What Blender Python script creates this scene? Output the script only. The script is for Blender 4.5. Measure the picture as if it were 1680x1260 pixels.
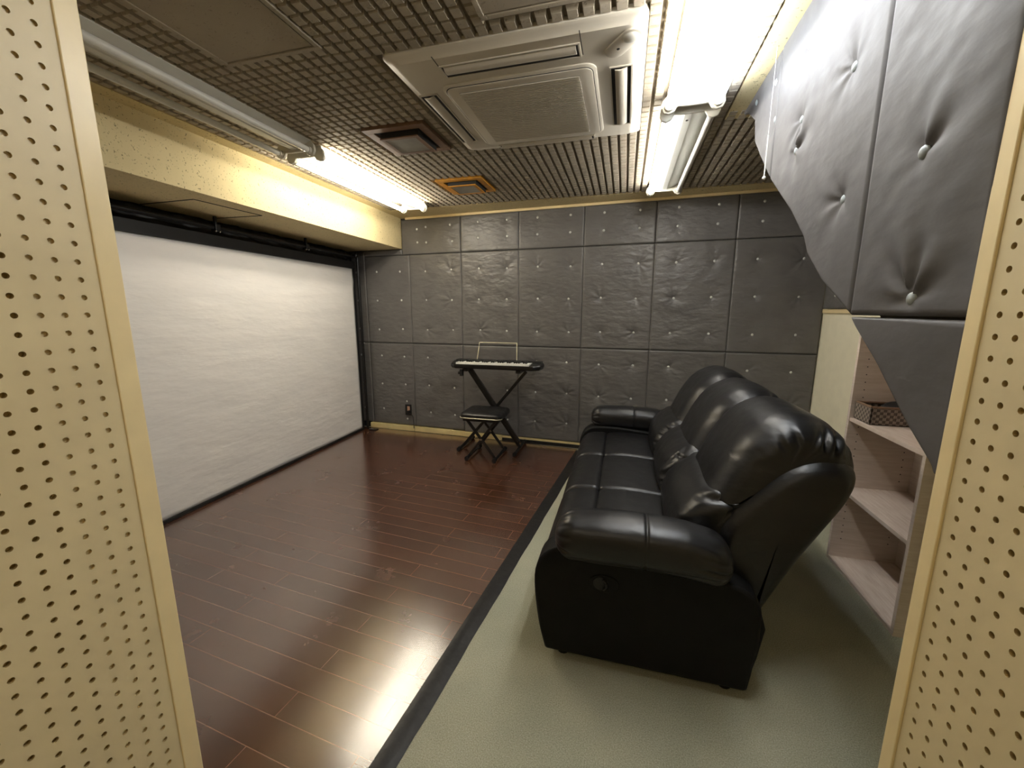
import bpy, math, random
import numpy as np
from mathutils import Vector, Matrix
for o in list(bpy.data.objects): bpy.data.objects.remove(o)
S = bpy.context.scene
COL = S.collection
R = math.radians

# ---------------------------------------------------------------- camera, world, exposure
cam_d = bpy.data.cameras.new('camera'); cam = bpy.data.objects.new('camera', cam_d); COL.objects.link(cam)
cam_d.sensor_width = 36; cam_d.lens = 664.9/1680*36; cam_d.clip_start = .02
cam.location = (0, 0, 1.3); cam.rotation_euler = (R(90-10.208), 0, 0.26707)
S.camera = cam
W = bpy.data.worlds.new('world'); S.world = W; W.use_nodes = True
W.node_tree.nodes['Background'].inputs[0].default_value = (.9, .95, 1, 1)
W.node_tree.nodes['Background'].inputs[1].default_value = .02
S.view_settings.view_transform = 'Standard'; S.view_settings.look = 'None'
S.view_settings.gamma = 1; S.view_settings.use_curve_mapping = False
S.view_settings.exposure = 0.95
WARM, MIDW, COOL = (1, .91, .75), (1, .96, .90), (.83, .90, 1)
E_TUBE = 26.0
# fill light added to brighten the entrance passage, unseen behind the camera
la = bpy.data.lights.new('passage_fill', 'AREA'); la.shape = 'RECTANGLE'; la.size = .9; la.size_y = .25
la.energy = 2.5; la.color = (1, .88, .68)
lo = bpy.data.objects.new('passage_fill', la); COL.objects.link(lo); lo.location = (-.2, -.75, 2.17)
lo['label'] = 'added dim warm fill light for the entrance passage, out of view'; lo['category'] = 'lamp'

CZ = 2.221            # ceiling height
YW0, YS = 3.755, -.0446   # back wall: y = YW0 + YS*(x+.374)
def yw(x): return YW0 + YS*(x+.374)
WANG = math.atan(YS)

# ---------------------------------------------------------------- helpers
def lin(c):
    return tuple((v/255/12.92 if v/255 <= .04045 else ((v/255+.055)/1.055)**2.4) for v in c)+(1,)
class NT:
    def __init__(s, name):
        s.m = bpy.data.materials.new(name); s.m.use_nodes = True; s.t = s.m.node_tree; s.n = s.t.nodes; s.l = s.t.links
        s.b = s.n['Principled BSDF']
    def add(s, typ, ins=None, **kw):
        n = s.n.new(typ)
        for k, v in kw.items(): setattr(n, k, v)
        for k, v in (ins or {}).items():
            if isinstance(v, bpy.types.NodeSocket): s.l.new(v, n.inputs[k])
            else: n.inputs[k].default_value = v
        return n
    def set(s, **kw):
        for k, v in kw.items():
            k = k.replace('_', ' ')
            if isinstance(v, bpy.types.NodeSocket): s.l.new(v, s.b.inputs[k])
            else: s.b.inputs[k].default_value = v
    def pos(s, scale=(1, 1, 1), rot=(0, 0, 0), obj=False):
        g = s.add('ShaderNodeTexCoord').outputs['Object'] if obj else s.add('ShaderNodeNewGeometry').outputs['Position']
        return s.add('ShaderNodeMapping', {'Vector': g, 'Rotation': rot, 'Scale': scale}).outputs[0]
    def noise(s, vec, scale, detail=3, rough=.5):
        return s.add('ShaderNodeTexNoise', {'Vector': vec, 'Scale': scale, 'Detail': detail, 'Roughness': rough}).outputs[0]
    def ramp(s, fac, stops):
        r = s.add('ShaderNodeValToRGB', {'Fac': fac}); e = r.color_ramp.elements
        while len(e) < len(stops): e.new(.5)
        for i, (p, c) in enumerate(stops): e[i].position = p; e[i].color = c
        return r.outputs[0]
    def bump(s, h, strength=.2, dist=.01):
        s.l.new(s.add('ShaderNodeBump', {'Height': h, 'Strength': strength, 'Distance': dist}).outputs[0], s.b.inputs['Normal'])
def plain(name, rgb, rough=.5, metal=0, var=.12, nscale=14, bump=0, bscale=200, spec=.5, coat=0):
    t = NT(name); c = lin(rgb)
    n = t.noise(t.pos(), nscale, 4)
    lo_ = tuple(v*(1-var) for v in c[:3])+(1,); hi = tuple(min(1, v*(1+var)) for v in c[:3])+(1,)
    t.set(Base_Color=t.ramp(n, [(.3, lo_), (.7, hi)]), Roughness=rough, Metallic=metal)
    t.b.inputs['Specular IOR Level'].default_value = spec
    t.b.inputs['Coat Weight'].default_value = coat
    if bump: t.bump(t.noise(t.pos(), bscale, 2), bump, .002)
    return t.m
G = (0, 0, 0, 1)
M = {}
M['cream'] = plain('cream_paint', (218, 202, 161), .45, var=.05, nscale=9, bump=.15, bscale=60)
M['cream_trim'] = plain('cream_trim', (236, 216, 168), .35, var=.04, bump=.08, bscale=50)
M['hole'] = plain('hole_backing', (176, 154, 104), .9)
M['beige_board'] = plain('pale_board', (246, 240, 214), .5, var=.03)
M['black'] = plain('matte_black', (20, 20, 21), .5, var=.25)
M['black_gloss'] = plain('black_plastic', (16, 16, 17), .3)
M['black_metal'] = plain('black_metal', (20, 19, 19), .35, spec=.5)
M['darkwall'] = plain('dark_wall', (44, 44, 48), .7)
M['white_metal'] = plain('white_metal', (206, 206, 198), .35, var=.03)
M['ac_plastic'] = plain('cream_plastic', (198, 192, 178), .42, var=.03, nscale=3)
M['ac_dark'] = plain('slot_shadow', (34, 34, 32), .7)
M['bracket'] = plain('lamp_holder', (196, 192, 178), .5, var=.03)
M['wood_orange'] = plain('amber_wood', (196, 138, 40), .5, var=.2, nscale=30)
M['wood_brown'] = plain('brown_wood', (128, 100, 78), .5, var=.15, nscale=30)
M['grey_plate'] = plain('grey_plate', (150, 148, 140), .6)
M['strip_black'] = plain('rubber_strip', (30, 29, 28), .42, var=.5, nscale=40, bump=.5, bscale=60)
M['bone'] = plain('ivory_key', (250, 249, 242), .3, var=.02)
M['wire'] = plain('pale_wire', (206, 200, 170), .35, metal=.3)
M['woodbase'] = plain('pale_baseboard', (224, 205, 150), .5, var=.12, nscale=6)
M['chrome'] = plain('chrome', (200, 200, 200), .18, metal=1)
M['socket'] = plain('socket_pink', (188, 150, 126), .5)
M['stone'] = plain('plaster_hidden', (120, 112, 98), .9)
def m_emit(name, col, e):
    t = NT(name); t.set(Base_Color=(.9, .9, .9, 1), Roughness=.3)
    t.b.inputs['Emission Color'].default_value = col+(1,); t.b.inputs['Emission Strength'].default_value = e
    return t.m
M['tube_warm'] = m_emit('tube_warm', WARM, E_TUBE)
M['tube_mid'] = m_emit('tube_mid', MIDW, E_TUBE)
M['tube_cool'] = m_emit('tube_cool', COOL, E_TUBE)
M['tube_off'] = plain('tube_off', (214, 214, 208), .15, var=.02)
# ceiling plaster with worm-shaped pits
def m_plaster(name, rgb, pits=.5, grime=.15):
    t = NT(name); c = lin(rgb)
    v = t.add('ShaderNodeTexVoronoi', {'Vector': t.pos((1, 1, 1)), 'Scale': 70.0}, feature='F1')
    wv = t.add('ShaderNodeVectorMath', {0: t.pos((1, 1, 1)), 1: t.add('ShaderNodeVectorMath', {0: t.add('ShaderNodeTexNoise', {'Vector': t.pos(), 'Scale': 30.0}).outputs[1], 'Scale': .03}, operation='SCALE').outputs[0]}, operation='ADD').outputs[0]
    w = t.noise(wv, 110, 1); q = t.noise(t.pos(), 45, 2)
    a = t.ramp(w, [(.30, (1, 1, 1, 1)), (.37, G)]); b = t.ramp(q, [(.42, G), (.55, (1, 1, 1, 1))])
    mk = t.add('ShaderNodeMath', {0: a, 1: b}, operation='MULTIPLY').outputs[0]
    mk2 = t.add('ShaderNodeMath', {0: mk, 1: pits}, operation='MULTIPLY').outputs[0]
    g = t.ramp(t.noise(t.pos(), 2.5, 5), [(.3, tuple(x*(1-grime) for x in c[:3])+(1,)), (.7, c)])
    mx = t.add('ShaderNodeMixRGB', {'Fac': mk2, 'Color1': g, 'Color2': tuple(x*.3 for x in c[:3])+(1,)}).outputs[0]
    t.set(Base_Color=mx, Roughness=.85)
    inv = t.add('ShaderNodeMath', {0: 1.0, 1: mk}, operation='SUBTRACT').outputs[0]
    t.bump(inv, .5, .003); return t.m
M['plaster'] = m_plaster('pitted_plaster', (222, 206, 160), .9)
M['ceil'] = m_plaster('ceiling_tile', (168, 158, 140), .35, .2)
M['ceil_groove'] = plain('ceiling_groove', (120, 110, 92), .9)
# vinyl
def m_vinyl(name, rgb, rough, fold=.25, grain=.1, spec=.5):
    t = NT(name); c = lin(rgb)
    n = t.noise(t.pos(), 6, 3)
    t.set(Base_Color=t.ramp(n, [(.3, tuple(x*.9 for x in c[:3])+(1,)), (.7, tuple(x*1.08 for x in c[:3])+(1,))]))
    t.b.inputs['Specular IOR Level'].default_value = spec
    t.set(Roughness=t.ramp(t.noise(t.pos(), 20, 2), [(.3, (rough-.04,)*3+(1,)), (.7, (rough+.05,)*3+(1,))]))
    f = t.noise(t.pos((1, 1, 2.2)), 14, 3, .45); g = t.noise(t.pos(), 420, 2)
    s = t.add('ShaderNodeMath', {0: f, 1: t.add('ShaderNodeMath', {0: g, 1: grain}, operation='MULTIPLY').outputs[0]}, operation='ADD').outputs[0]
    t.bump(s, fold, .012); return t.m
M['vinyl'] = m_vinyl('grey_vinyl', (104, 102, 100), .36, .55, .05)
M['vinyl_stair'] = m_vinyl('grey_vinyl_soft', (89, 87, 87), .55, .14, .01, .25)
M['button'] = plain('vinyl_button', (205, 207, 202), .25, var=.05)
M['button_stair'] = plain('vinyl_button_grey', (150, 158, 160), .35, var=.05)
M['leather'] = m_vinyl('black_leather', (19, 19, 21), .37, .20, .06, .6)
M['leather_side'] = m_vinyl('black_side_vinyl', (11, 11, 11), .62, .02, .03, .25)
# screen
t = NT('screen_cloth')
f = t.noise(t.pos((1, 1, 3.5)), 2.6, 4, .55)
t.set(Base_Color=t.ramp(f, [(.3, lin((224, 222, 220))), (.7, lin((232, 229, 226)))]), Roughness=.75); t.bump(f, .35, .03); M['screen'] = t.m
# carpet
t = NT('carpet_loop')
n1 = t.noise(t.pos(), 260, 3, .7); n2 = t.noise(t.pos(), 3, 3)
c1 = t.ramp(n1, [(.3, lin((128, 129, 110))), (.5, lin((168, 169, 149))), (.7, lin((200, 201, 184)))])
mx = t.add('ShaderNodeMixRGB', {'Fac': .25, 'Color1': c1, 'Color2': t.ramp(n2, [(.35, lin((150, 152, 132))), (.65, lin((198, 193, 168)))])}).outputs[0]
t.set(Base_Color=mx, Roughness=.95); t.b.inputs['Specular IOR Level'].default_value = .1; t.bump(n1, .6, .004); M['carpet'] = t.m
# plank flooring, glossy; object coordinates (x = along plank)
t = NT('dark_plank_flooring')
br = t.add('ShaderNodeTexBrick', {'Vector': t.pos(obj=True), 'Color1': lin((72, 42, 27)), 'Color2': lin((98, 60, 40)), 'Mortar': lin((138, 104, 84)),
    'Scale': 1.0, 'Mortar Size': .0013, 'Mortar Smooth': .1, 'Bias': 0.0, 'Brick Width': .91, 'Row Height': .0945})
br.offset = .37; br.offset_frequency = 2; br.squash = 1
gr = t.noise(t.pos((1.2, 30, 1), obj=True), 7, 4)
mx = t.add('ShaderNodeMixRGB', {'Fac': .45, 'Color1': br.outputs[0], 'Color2': t.ramp(gr, [(.35, lin((62, 35, 22))), (.65, lin((98, 60, 40)))])}, blend_type='MIX')
mx2 = t.add('ShaderNodeMixRGB', {'Fac': br.outputs[1], 'Color1': mx.outputs[0], 'Color2': lin((138, 104, 84))})
t.set(Base_Color=mx2.outputs[0])
rn = t.noise(t.pos(obj=True), 5, 5, .65)
t.set(Roughness=t.ramp(rn, [(.3, (.20,)*3+(1,)), (.75, (.30,)*3+(1,))]))
t.b.inputs['Specular IOR Level'].default_value = 1.0; t.b.inputs['Coat Weight'].default_value = 1.0; t.b.inputs['Coat Roughness'].default_value = .185; t.b.inputs['Coat IOR'].default_value = 1.7
hh = t.add('ShaderNodeMath', {0: t.add('ShaderNodeMath', {0: 1.0, 1: br.outputs[1]}, operation='SUBTRACT').outputs[0], 1: t.add('ShaderNodeMath', {0: t.noise(t.pos(obj=True), 9, 3), 1: .35}, operation='MULTIPLY').outputs[0]}, operation='ADD').outputs[0]
t.bump(hh, .22, .004); M['plank'] = t.m
# shelf laminate
t = NT('pale_laminate')
gr = t.noise(t.pos((2, 2, 22)), 5, 4)
t.set(Base_Color=t.ramp(gr, [(.35, lin((216, 200, 186))), (.65, lin((228, 214, 202)))]), Roughness=.5); M['laminate'] = t.m
t = NT('pale_laminate_board')
gr = t.noise(t.pos((22, 2, 2)), 5, 4)
t.set(Base_Color=t.ramp(gr, [(.35, lin((214, 196, 182))), (.65, lin((230, 216, 204)))]), Roughness=.5); M['laminate_h'] = t.m
t = NT('woven_basket')
wv = t.add('ShaderNodeTexWave', {'Vector': t.pos(), 'Scale': 30.0, 'Distortion': 1.0}).outputs[0]
ch = t.add('ShaderNodeTexChecker', {'Vector': t.pos(), 'Scale': 75.0, 'Color1': lin((150, 138, 126)), 'Color2': lin((92, 82, 74))}).outputs[0]
t.set(Base_Color=ch, Roughness=.7); t.bump(wv, .5, .004); M['woven'] = t.m

def mesh(name, V, F, mat, smooth=False, parent=None, mats=None, mi=None):
    me = bpy.data.meshes.new(name)
    V = np.asarray(V, float)
    me.from_pydata([tuple(v) for v in V], [], [tuple(int(i) for i in f) for f in F]); me.update()
    for mm in (mats or [mat]): me.materials.append(M[mm] if isinstance(mm, str) else mm)
    if mi is not None: me.polygons.foreach_set('material_index', np.asarray(mi, dtype=np.int32))
    if smooth: me.polygons.foreach_set('use_smooth', [True]*len(me.polygons))
    o = bpy.data.objects.new(name, me); COL.objects.link(o)
    if parent: o.parent = parent
    return o
def tag(o, label=None, cat=None, group=None, kind=None):
    for k, v in (('label', label), ('category', cat), ('group', group), ('kind', kind)):
        if v: o[k] = v
    return o
def thing(name, label, cat, loc=(0, 0, 0), rz=0, group=None):
    o = bpy.data.objects.new(name, None); COL.objects.link(o); o.empty_display_size = .05
    o.location = loc; o.rotation_euler = (0, 0, rz); return tag(o, label, cat, group)
class MB:
    def __init__(s): s.V = []; s.F = []; s.I = []
    def add(s, V, F, mi=0):
        b = len(s.V); s.V += [tuple(v) for v in V]; s.F += [tuple(b+i for i in f) for f in F]; s.I += [mi]*len(F); return s
    def box(s, a, b, mi=0, bev=0):
        x0, y0, z0 = a; x1, y1, z1 = b
        V = [(x, y, z) for z in (z0, z1) for y in (y0, y1) for x in (x0, x1)]
        return s.add(V, [(0, 2, 3, 1), (4, 5, 7, 6), (0, 1, 5, 4), (2, 6, 7, 3), (0, 4, 6, 2), (1, 3, 7, 5)], mi)
    def prism(s, poly, axis, a, b, mi=0):
        # poly of 2D points in the remaining axes order, extruded along axis
        def mk(p, c):
            q = list(p); q.insert(axis, c); return q
        n = len(poly); V = [mk(p, a) for p in poly]+[mk(p, b) for p in poly]
        F = [tuple(range(n))[::-1], tuple(range(n, 2*n))]+[(i, (i+1) % n, n+(i+1) % n, n+i) for i in range(n)]
        return s.add(V, F, mi)
    def tube(s, p, q, r, n=12, mi=0, r2=None):
        p = Vector(p); q = Vector(q); d = (q-p).normalized(); u = d.orthogonal().normalized(); w = d.cross(u); r2 = r if r2 is None else r2
        V = [tuple(p+(u*math.cos(2*math.pi*i/n)+w*math.sin(2*math.pi*i/n))*r) for i in range(n)]+[tuple(q+(u*math.cos(2*math.pi*i/n)+w*math.sin(2*math.pi*i/n))*r2) for i in range(n)]
        F = [tuple(range(n))[::-1], tuple(range(n, 2*n))]+[(i, (i+1) % n, n+(i+1) % n, n+i) for i in range(n)]
        return s.add(V, F, mi)
    def path(s, pts, r, n=10, mi=0):
        for a, b in zip(pts[:-1], pts[1:]): s.tube(a, b, r, n, mi)
        return s
    def ball(s, c, r, n=12, m=8, mi=0, sc=(1, 1, 1)):
        V = [(c[0]+r*sc[0]*math.sin(math.pi*j/m)*math.cos(2*math.pi*i/n), c[1]+r*sc[1]*math.sin(math.pi*j/m)*math.sin(2*math.pi*i/n), c[2]+r*sc[2]*math.cos(math.pi*j/m)) for j in range(m+1) for i in range(n)]
        F = [(j*n+i, (j+1)*n+i, (j+1)*n+(i+1) % n, j*n+(i+1) % n) for j in range(m) for i in range(n)]
        return s.add(V, F, mi)
    def build(s, name, mat, parent=None, smooth=False, mats=None, bevel=0):
        o = mesh(name, s.V, s.F, mat, smooth, parent, mats, s.I if mats else None)
        import bmesh
        bm = bmesh.new(); bm.from_mesh(o.data); bmesh.ops.recalc_face_normals(bm, faces=bm.faces); bm.to_mesh(o.data); bm.free()
        if bevel:
            md = o.modifiers.new('bevel', 'BEVEL'); md.width = bevel; md.segments = 2; md.limit_method = 'ANGLE'
        if smooth: o.data.set_sharp_from_angle(angle=R(40))
        return o
def box(name, a, b, mat, parent=None, bevel=0): return MB().box(a, b).build(name, mat, parent, bevel=bevel)
def struct(o): o['kind'] = 'structure'; return o
rng = np.random.RandomState(7)
def fbm(P, scale, seed, octs=4, aniso=(1, 1, 1)):
    r = np.random.RandomState(seed); out = 0; amp = 1; tot = 0
    for o in range(octs):
        for k in range(4):
            d = r.normal(size=P.shape[1]); d /= np.linalg.norm(d); d = d*np.array(aniso[:P.shape[1]])
            out = out+amp*np.sin(P@d*scale*(2**o)*(.8+.4*r.rand())+r.rand()*6.28); tot += amp*.7
        amp *= .5
    return out/tot

# ---------------------------------------------------------------- structure
XL, XR = -2.86, 1.475
struct(box('floor', (XL-.3, -1.8, -.1), (XR+.3, 4.2, 0), 'carpet'))
struct(box('wall_left', (XL-.1, .40, 0), (XL, 4.0, CZ+.1), 'darkwall'))
wb = struct(box('wall_back', (-2.75, .035, 0), (2.1, .14, CZ+.1), 'darkwall')); wb.location = (-.374, YW0, 0); wb.rotation_euler = (0, 0, WANG)
struct(box('wall_right', (XR, .77, 0), (XR+.1, 3.9, CZ+.1), 'beige_board'))
struct(box('wall_front', (XL, .43, 0), (-.925, .55, CZ+.1), 'cream'))
struct(box('wall_front_right', (.53, .66, 0), (XR, .768, CZ+.1), 'cream'))
struct(box('wall_passage_end', (-1.05, -1.7, 0), (.62, -1.6, CZ+.1), 'cream'))
struct(box('ceiling', (XL-.1, -1.7, CZ+.004), (XR+.1, 4.0, CZ+.1), 'ceil_groove'))
# beam along the left wall
struct(MB().box((XL, .55, 1.92), (-2.215, yw(-2.215)+.02, CZ+.004)).build('trim_beam', 'plaster'))
# seams of the boards under the beam
b = MB()
for a, c in (((-2.79, 1.87), (-2.37, 1.87)), ((-2.37, 1.87), (-2.335, 2.29)), ((-2.335, 2.29), (-2.73, 2.27))):
    dx, dy = c[0]-a[0], c[1]-a[1]; L = math.hypot(dx, dy); nx, ny = -dy/L*.003, dx/L*.003
    b.prism([(a[0]+nx, a[1]+ny), (c[0]+nx, c[1]+ny), (c[0]-nx, c[1]-ny), (a[0]-nx, a[1]-ny)], 2, 1.917, 1.921)
struct(b.build('trim_beam_seam', 'ac_dark'))
# perforated passage walls ------------------------------------------------
def perforated(name, x, facing, ys, y_lo, y_hi, z_phase, z_lo=0.0, z_hi=CZ, p=.0303, r=.0047, dep=.008, py=None):
    # ys: y of one hole column; grid of square cells with round holes of real depth
    py = py or p
    V = []; F = []; mi = []
    n = 12; ang = [2*math.pi*(i+.5)/n for i in range(n)]
    k0 = int(math.floor((y_lo-ys)/py))+1; k1 = int(math.floor((y_hi-ys)/py))
    j0 = int(math.floor((z_lo-z_phase)/p))+1; j1 = int(math.floor((z_hi-z_phase)/p))
    ylo, yhi = ys+(k0-.5)*py, ys+(k1+.5)*py; zlo, zhi = z_phase+(j0-.5)*p, z_phase+(j1+.5)*p
    def P(y, z, d): return (x-facing*d, y, z)
    for k in range(k0, k1+1):
        for j in range(j0, j1+1):
            cy, cz = ys+k*py, z_phase+j*p; b = len(V)
            # outer ring on the square
            for a in ang:
                ca, sa = math.cos(a), math.sin(a); m = max(abs(ca), abs(sa)); V.append(P(cy+ca/m*py/2, cz+sa/m*p/2, 0))
            for a in ang: V.append(P(cy+math.cos(a)*r, cz+math.sin(a)*r, 0))
            for a in ang: V.append(P(cy+math.cos(a)*r, cz+math.sin(a)*r, dep))
            for i in range(n):
                i2 = (i+1) % n
                F.append((b+i, b+i2, b+n+i2, b+n+i)); mi.append(0)
                F.append((b+n+i, b+n+i2, b+2*n+i2, b+2*n+i)); mi.append(1)
            F.append(tuple(b+2*n+i for i in range(n))); mi.append(1)
            # corner triangles
            for s0, (sy, sz) in enumerate(((1, 1), (-1, 1), (-1, -1), (1, -1))):
                V.append(P(cy+sy*py/2, cz+sz*p/2, 0)); c = len(V)-1
                i = int(((45+90*s0)-15)/30) % n
                F.append((b+i, b+(i+1) % n, c)); mi.append(0)
    bb = MB(); bb.V = V; bb.F = F; bb.I = mi
    for (a0, a1, c0, c1) in ((y_lo, y_hi, z_lo-.01, zlo), (y_lo, y_hi, zhi, z_hi+.02), (y_lo, ylo, zlo, zhi), (yhi, y_hi, zlo, zhi)):
        if a1 > a0 and c1 > c0: bb.add([P(a0, c0, 0), P(a1, c0, 0), P(a1, c1, 0), P(a0, c1, 0)], [(0, 1, 2, 3)])
    o = mesh(name, bb.V, bb.F, 'cream', mats=['cream', 'hole'], mi=bb.I); return struct(o)
perforated('wall_passage_left', -.92, 1, .505, -.9, .532, 1.505)
perforated('wall_passage_right', .497, -1, .7215, -.9, .745, 1.113)
for nm, x0, x1 in (('wall_passage_left_core', -1.05, -.936), ('wall_passage_right_core', .515, .62)):
    struct(box(nm, (x0, -1.6, 0), (x1, .536 if x0 < 0 else .744, CZ), 'hole'))
struct(box('trim_left', (-1.05, .531, 0), (-.917, .567, CZ), 'cream_trim', bevel=.002))
struct(box('trim_right', (.4935, .745, 0), (.62, .774, CZ), 'cream_trim', bevel=.002))
# ceiling pads ------------------------------------------------------------
def in_any(x, y, rects): return any(a-.002 < x < b+.002 and c-.002 < y < d+.002 for a, b, c, d in rects)
HATCH = [(-1.49, -1.07, .96, 1.38), (-.485, -.06, .97, 1.395)]
RECESS = [(-1.345, -.998, 1.987, 2.333), (-1.345, -.998, 2.83, 3.185)]
AC = (-.90, .03, 1.47, 2.37)
skip = HATCH+RECESS+[AC]
V = []; F = []
def pad(cx, cy, hx, hy, z0=CZ+.004, z1=CZ-.011, tp=.004):
    b = len(V)
    V.extend([(cx-hx, cy-hy, z0), (cx+hx, cy-hy, z0), (cx+hx, cy+hy, z0), (cx-hx, cy+hy, z0),
              (cx-hx+tp, cy-hy+tp, z1), (cx+hx-tp, cy-hy+tp, z1), (cx+hx-tp, cy+hy-tp, z1), (cx-hx+tp, cy+hy-tp, z1)])
    F.extend([(b+4, b+7, b+6, b+5), (b, b+4, b+5, b+1), (b+1, b+5, b+6, b+2), (b+2, b+6, b+7, b+3), (b+3, b+7, b+4, b)])
p = .0498
for i in range(0, 72):
    x = .398-i*p+0
    if x < -2.10: break
    for j in range(0, 62):
        y = .60+j*p
        if y > 3.50 or in_any(x, y, skip): continue
        pad(x, y, .0195, .0225)
for i in range(1, 21):
    x = .398+i*p
    for j in range(34, 62):
        y = .60+j*p
        if y > 3.50 or x > 1.42: continue
        pad(x, y, .0195, .0225)
struct(mesh('ceiling_pads', V, F, 'ceil'))
b = MB()   # smooth margins round the padded field
b.box((-2.215, .55, CZ-.008), (-2.125, 3.9, CZ+.004)); b.box((-2.125, 3.535, CZ-.008), (XR, 3.9, CZ+.004))
b.box((.424, .78, CZ-.008), (.53, 2.36, CZ+.004)); b.box((-2.125, .5, CZ-.008), (.424, .575, CZ+.004))
b.box((-.93, -1.6, CZ-.008), (.51, .5, CZ+.004))
struct(b.build('ceiling_margin', 'plaster'))
b = MB().box((-2.15+.374, -.012, 2.192), (1.9, .03, 2.212)); o = struct(b.build('trim_back', 'cream_trim')); o.location = (-.374, YW0, 0); o.rotation_euler = (0, 0, WANG)
for i, (a, c, y0, y1) in enumerate(HATCH):
    h = thing('access_hatch', ['square access hatch with pitted face over the unlit lamp side of the ceiling', 'square access hatch with pitted face, cut by the top edge beside the air conditioner'][i], 'access hatch', ((a+c)/2, (y0+y1)/2, CZ), group='ceiling access hatches')
    hx, hy = (c-a)/2, (y1-y0)/2
    f = MB()
    for (u, v, s, t_) in ((-hx, hx, -hy, -hy+.018), (-hx, hx, hy-.018, hy), (-hx, -hx+.018, -hy+.018, hy-.018), (hx-.018, hx, -hy+.018, hy-.018)):
        f.box((u, s, -.0145), (v, t_, .004))
    f.build('frame', 'ceil', h, bevel=.002)
    MB().box((-hx+.016, -hy+.016, -.0118), (hx-.024, hy-.024, .004)).build('hatch_panel', 'ceil', h)
for i, (a, c, y0, y1) in enumerate(RECESS):
    wm = ['wood_brown', 'wood_orange'][i]
    h = thing('ceiling_vent', ['square ceiling vent with dull brown wooden frame left of the air conditioner', 'square ceiling vent with bright amber wooden frame nearer the back wall'][i], 'ceiling vent', ((a+c)/2, (y0+y1)/2, CZ), group='wood framed ceiling vents')
    q = (c-a)/2
    f = MB()
    for (u, v, s, t_) in ((-q, q, -q, -q+.045), (-q, q, q-.045, q), (-q, -q+.045, -q+.045, q-.045), (q-.045, q, -q+.045, q-.045)): f.box((u, s, -.016), (v, t_, .003))
    f.build('outer_frame', wm, h, bevel=.002)
    MB().box((-q+.043, -q+.043, -.008), (q-.043, q-.043, .003)).build('shadow_gap', 'ac_dark', h)
    MB().box((-q+.07, -q+.07, -.034), (q-.062, q-.062, -.009)).build('inner_box', 'ac_dark', h)  # shade on the box sides is put into its dark colour
    f = MB(); e = q-.066; w_ = .020; z0, z1 = -.04, -.034
    for (u, v, s, t_) in ((-e, e, -e, -e+w_), (-e, e, e-w_, e), (-e, -e+w_, -e+w_, e-w_), (e-w_, e, -e+w_, e-w_)): f.box((u, s, z0), (v, t_, z1))
    f.build('inner_frame', wm, h)
    MB().box((-e+w_, -e+w_, -.038), (e-w_, e-w_, -.034)).build('face_plate', 'grey_plate', h)
# ---------------------------------------------------------------- air conditioner
def rrect(hx, hy, r, n=6):
    P = []
    for cx, cy, a0 in ((hx-r, hy-r, 0), (-hx+r, hy-r, 90), (-hx+r, -hy+r, 180), (hx-r, -hy+r, 270)):
        for k in range(n+1):
            a = R(a0+90*k/n); P.append((cx+r*math.cos(a), cy+r*math.sin(a)))
    return P
def rings(levels, mat, name, parent, cap=True):
    # levels: list of (poly, z)
    V = []; F = []; n = len(levels[0][0])
    for poly, z in levels: V += [(x, y, z) for x, y in poly]
    for l in range(len(levels)-1):
        for i in range(n): F.append((l*n+i, l*n+(i+1) % n, (l+1)*n+(i+1) % n, (l+1)*n+i))
    if cap: F.append(tuple((len(levels)-1)*n+i for i in range(n)))
    b = MB(); b.V = V; b.F = F; b.I = [0]*len(F); return b.build(name, mat, parent, smooth=True)
ax, ay = (AC[0]+AC[1])/2, (AC[2]+AC[3])/2
ac = thing('air_conditioner', 'square four-way cassette air conditioner set in the ceiling', 'air conditioner', (ax, ay, CZ))
rings([(rrect(.465, .45, .03), .003), (rrect(.465, .45, .03), -.014), (rrect(.455, .44, .03), -.020), (rrect(.44, .425, .03), -.022), (rrect(.43, .415, .03), -.032)], 'ac_plastic', 'panel', ac)
GX, GY = -.015, .052
def off(P): return [(x+GX, y+GY) for x, y in P]
rings([(off(rrect(.308, .303, .045)), -.031), (off(rrect(.308, .303, .045)), -.036), (off(rrect(.302, .297, .04)), -.040)], 'ac_plastic', 'grille_frame', ac)
rings([(off(rrect(.296, .291, .036)), -.0395), (off(rrect(.296, .291, .036)), -.0412)], 'ac_dark', 'grille_gap', ac)
gpn = rings([(off(rrect(.293, .288, .034)), -.0395), (off(rrect(.293, .288, .034)), -.0428), (off(rrect(.289, .284, .032)), -.0445)], 'ac_plastic', 'grille_panel', ac)
MB().box((GX-.245, GY-.252, -.0448), (GX+.245, GY+.252, -.0444)).build('grille_recess', 'grey_plate', gpn)
g = MB()
for k in range(41):
    y = GY-.248+k*.0122; g.box((GX-.243, y, -.0475), (GX+.243, y+.0068, -.044))
g.build('grille_slats', 'ac_plastic', gpn)
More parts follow.
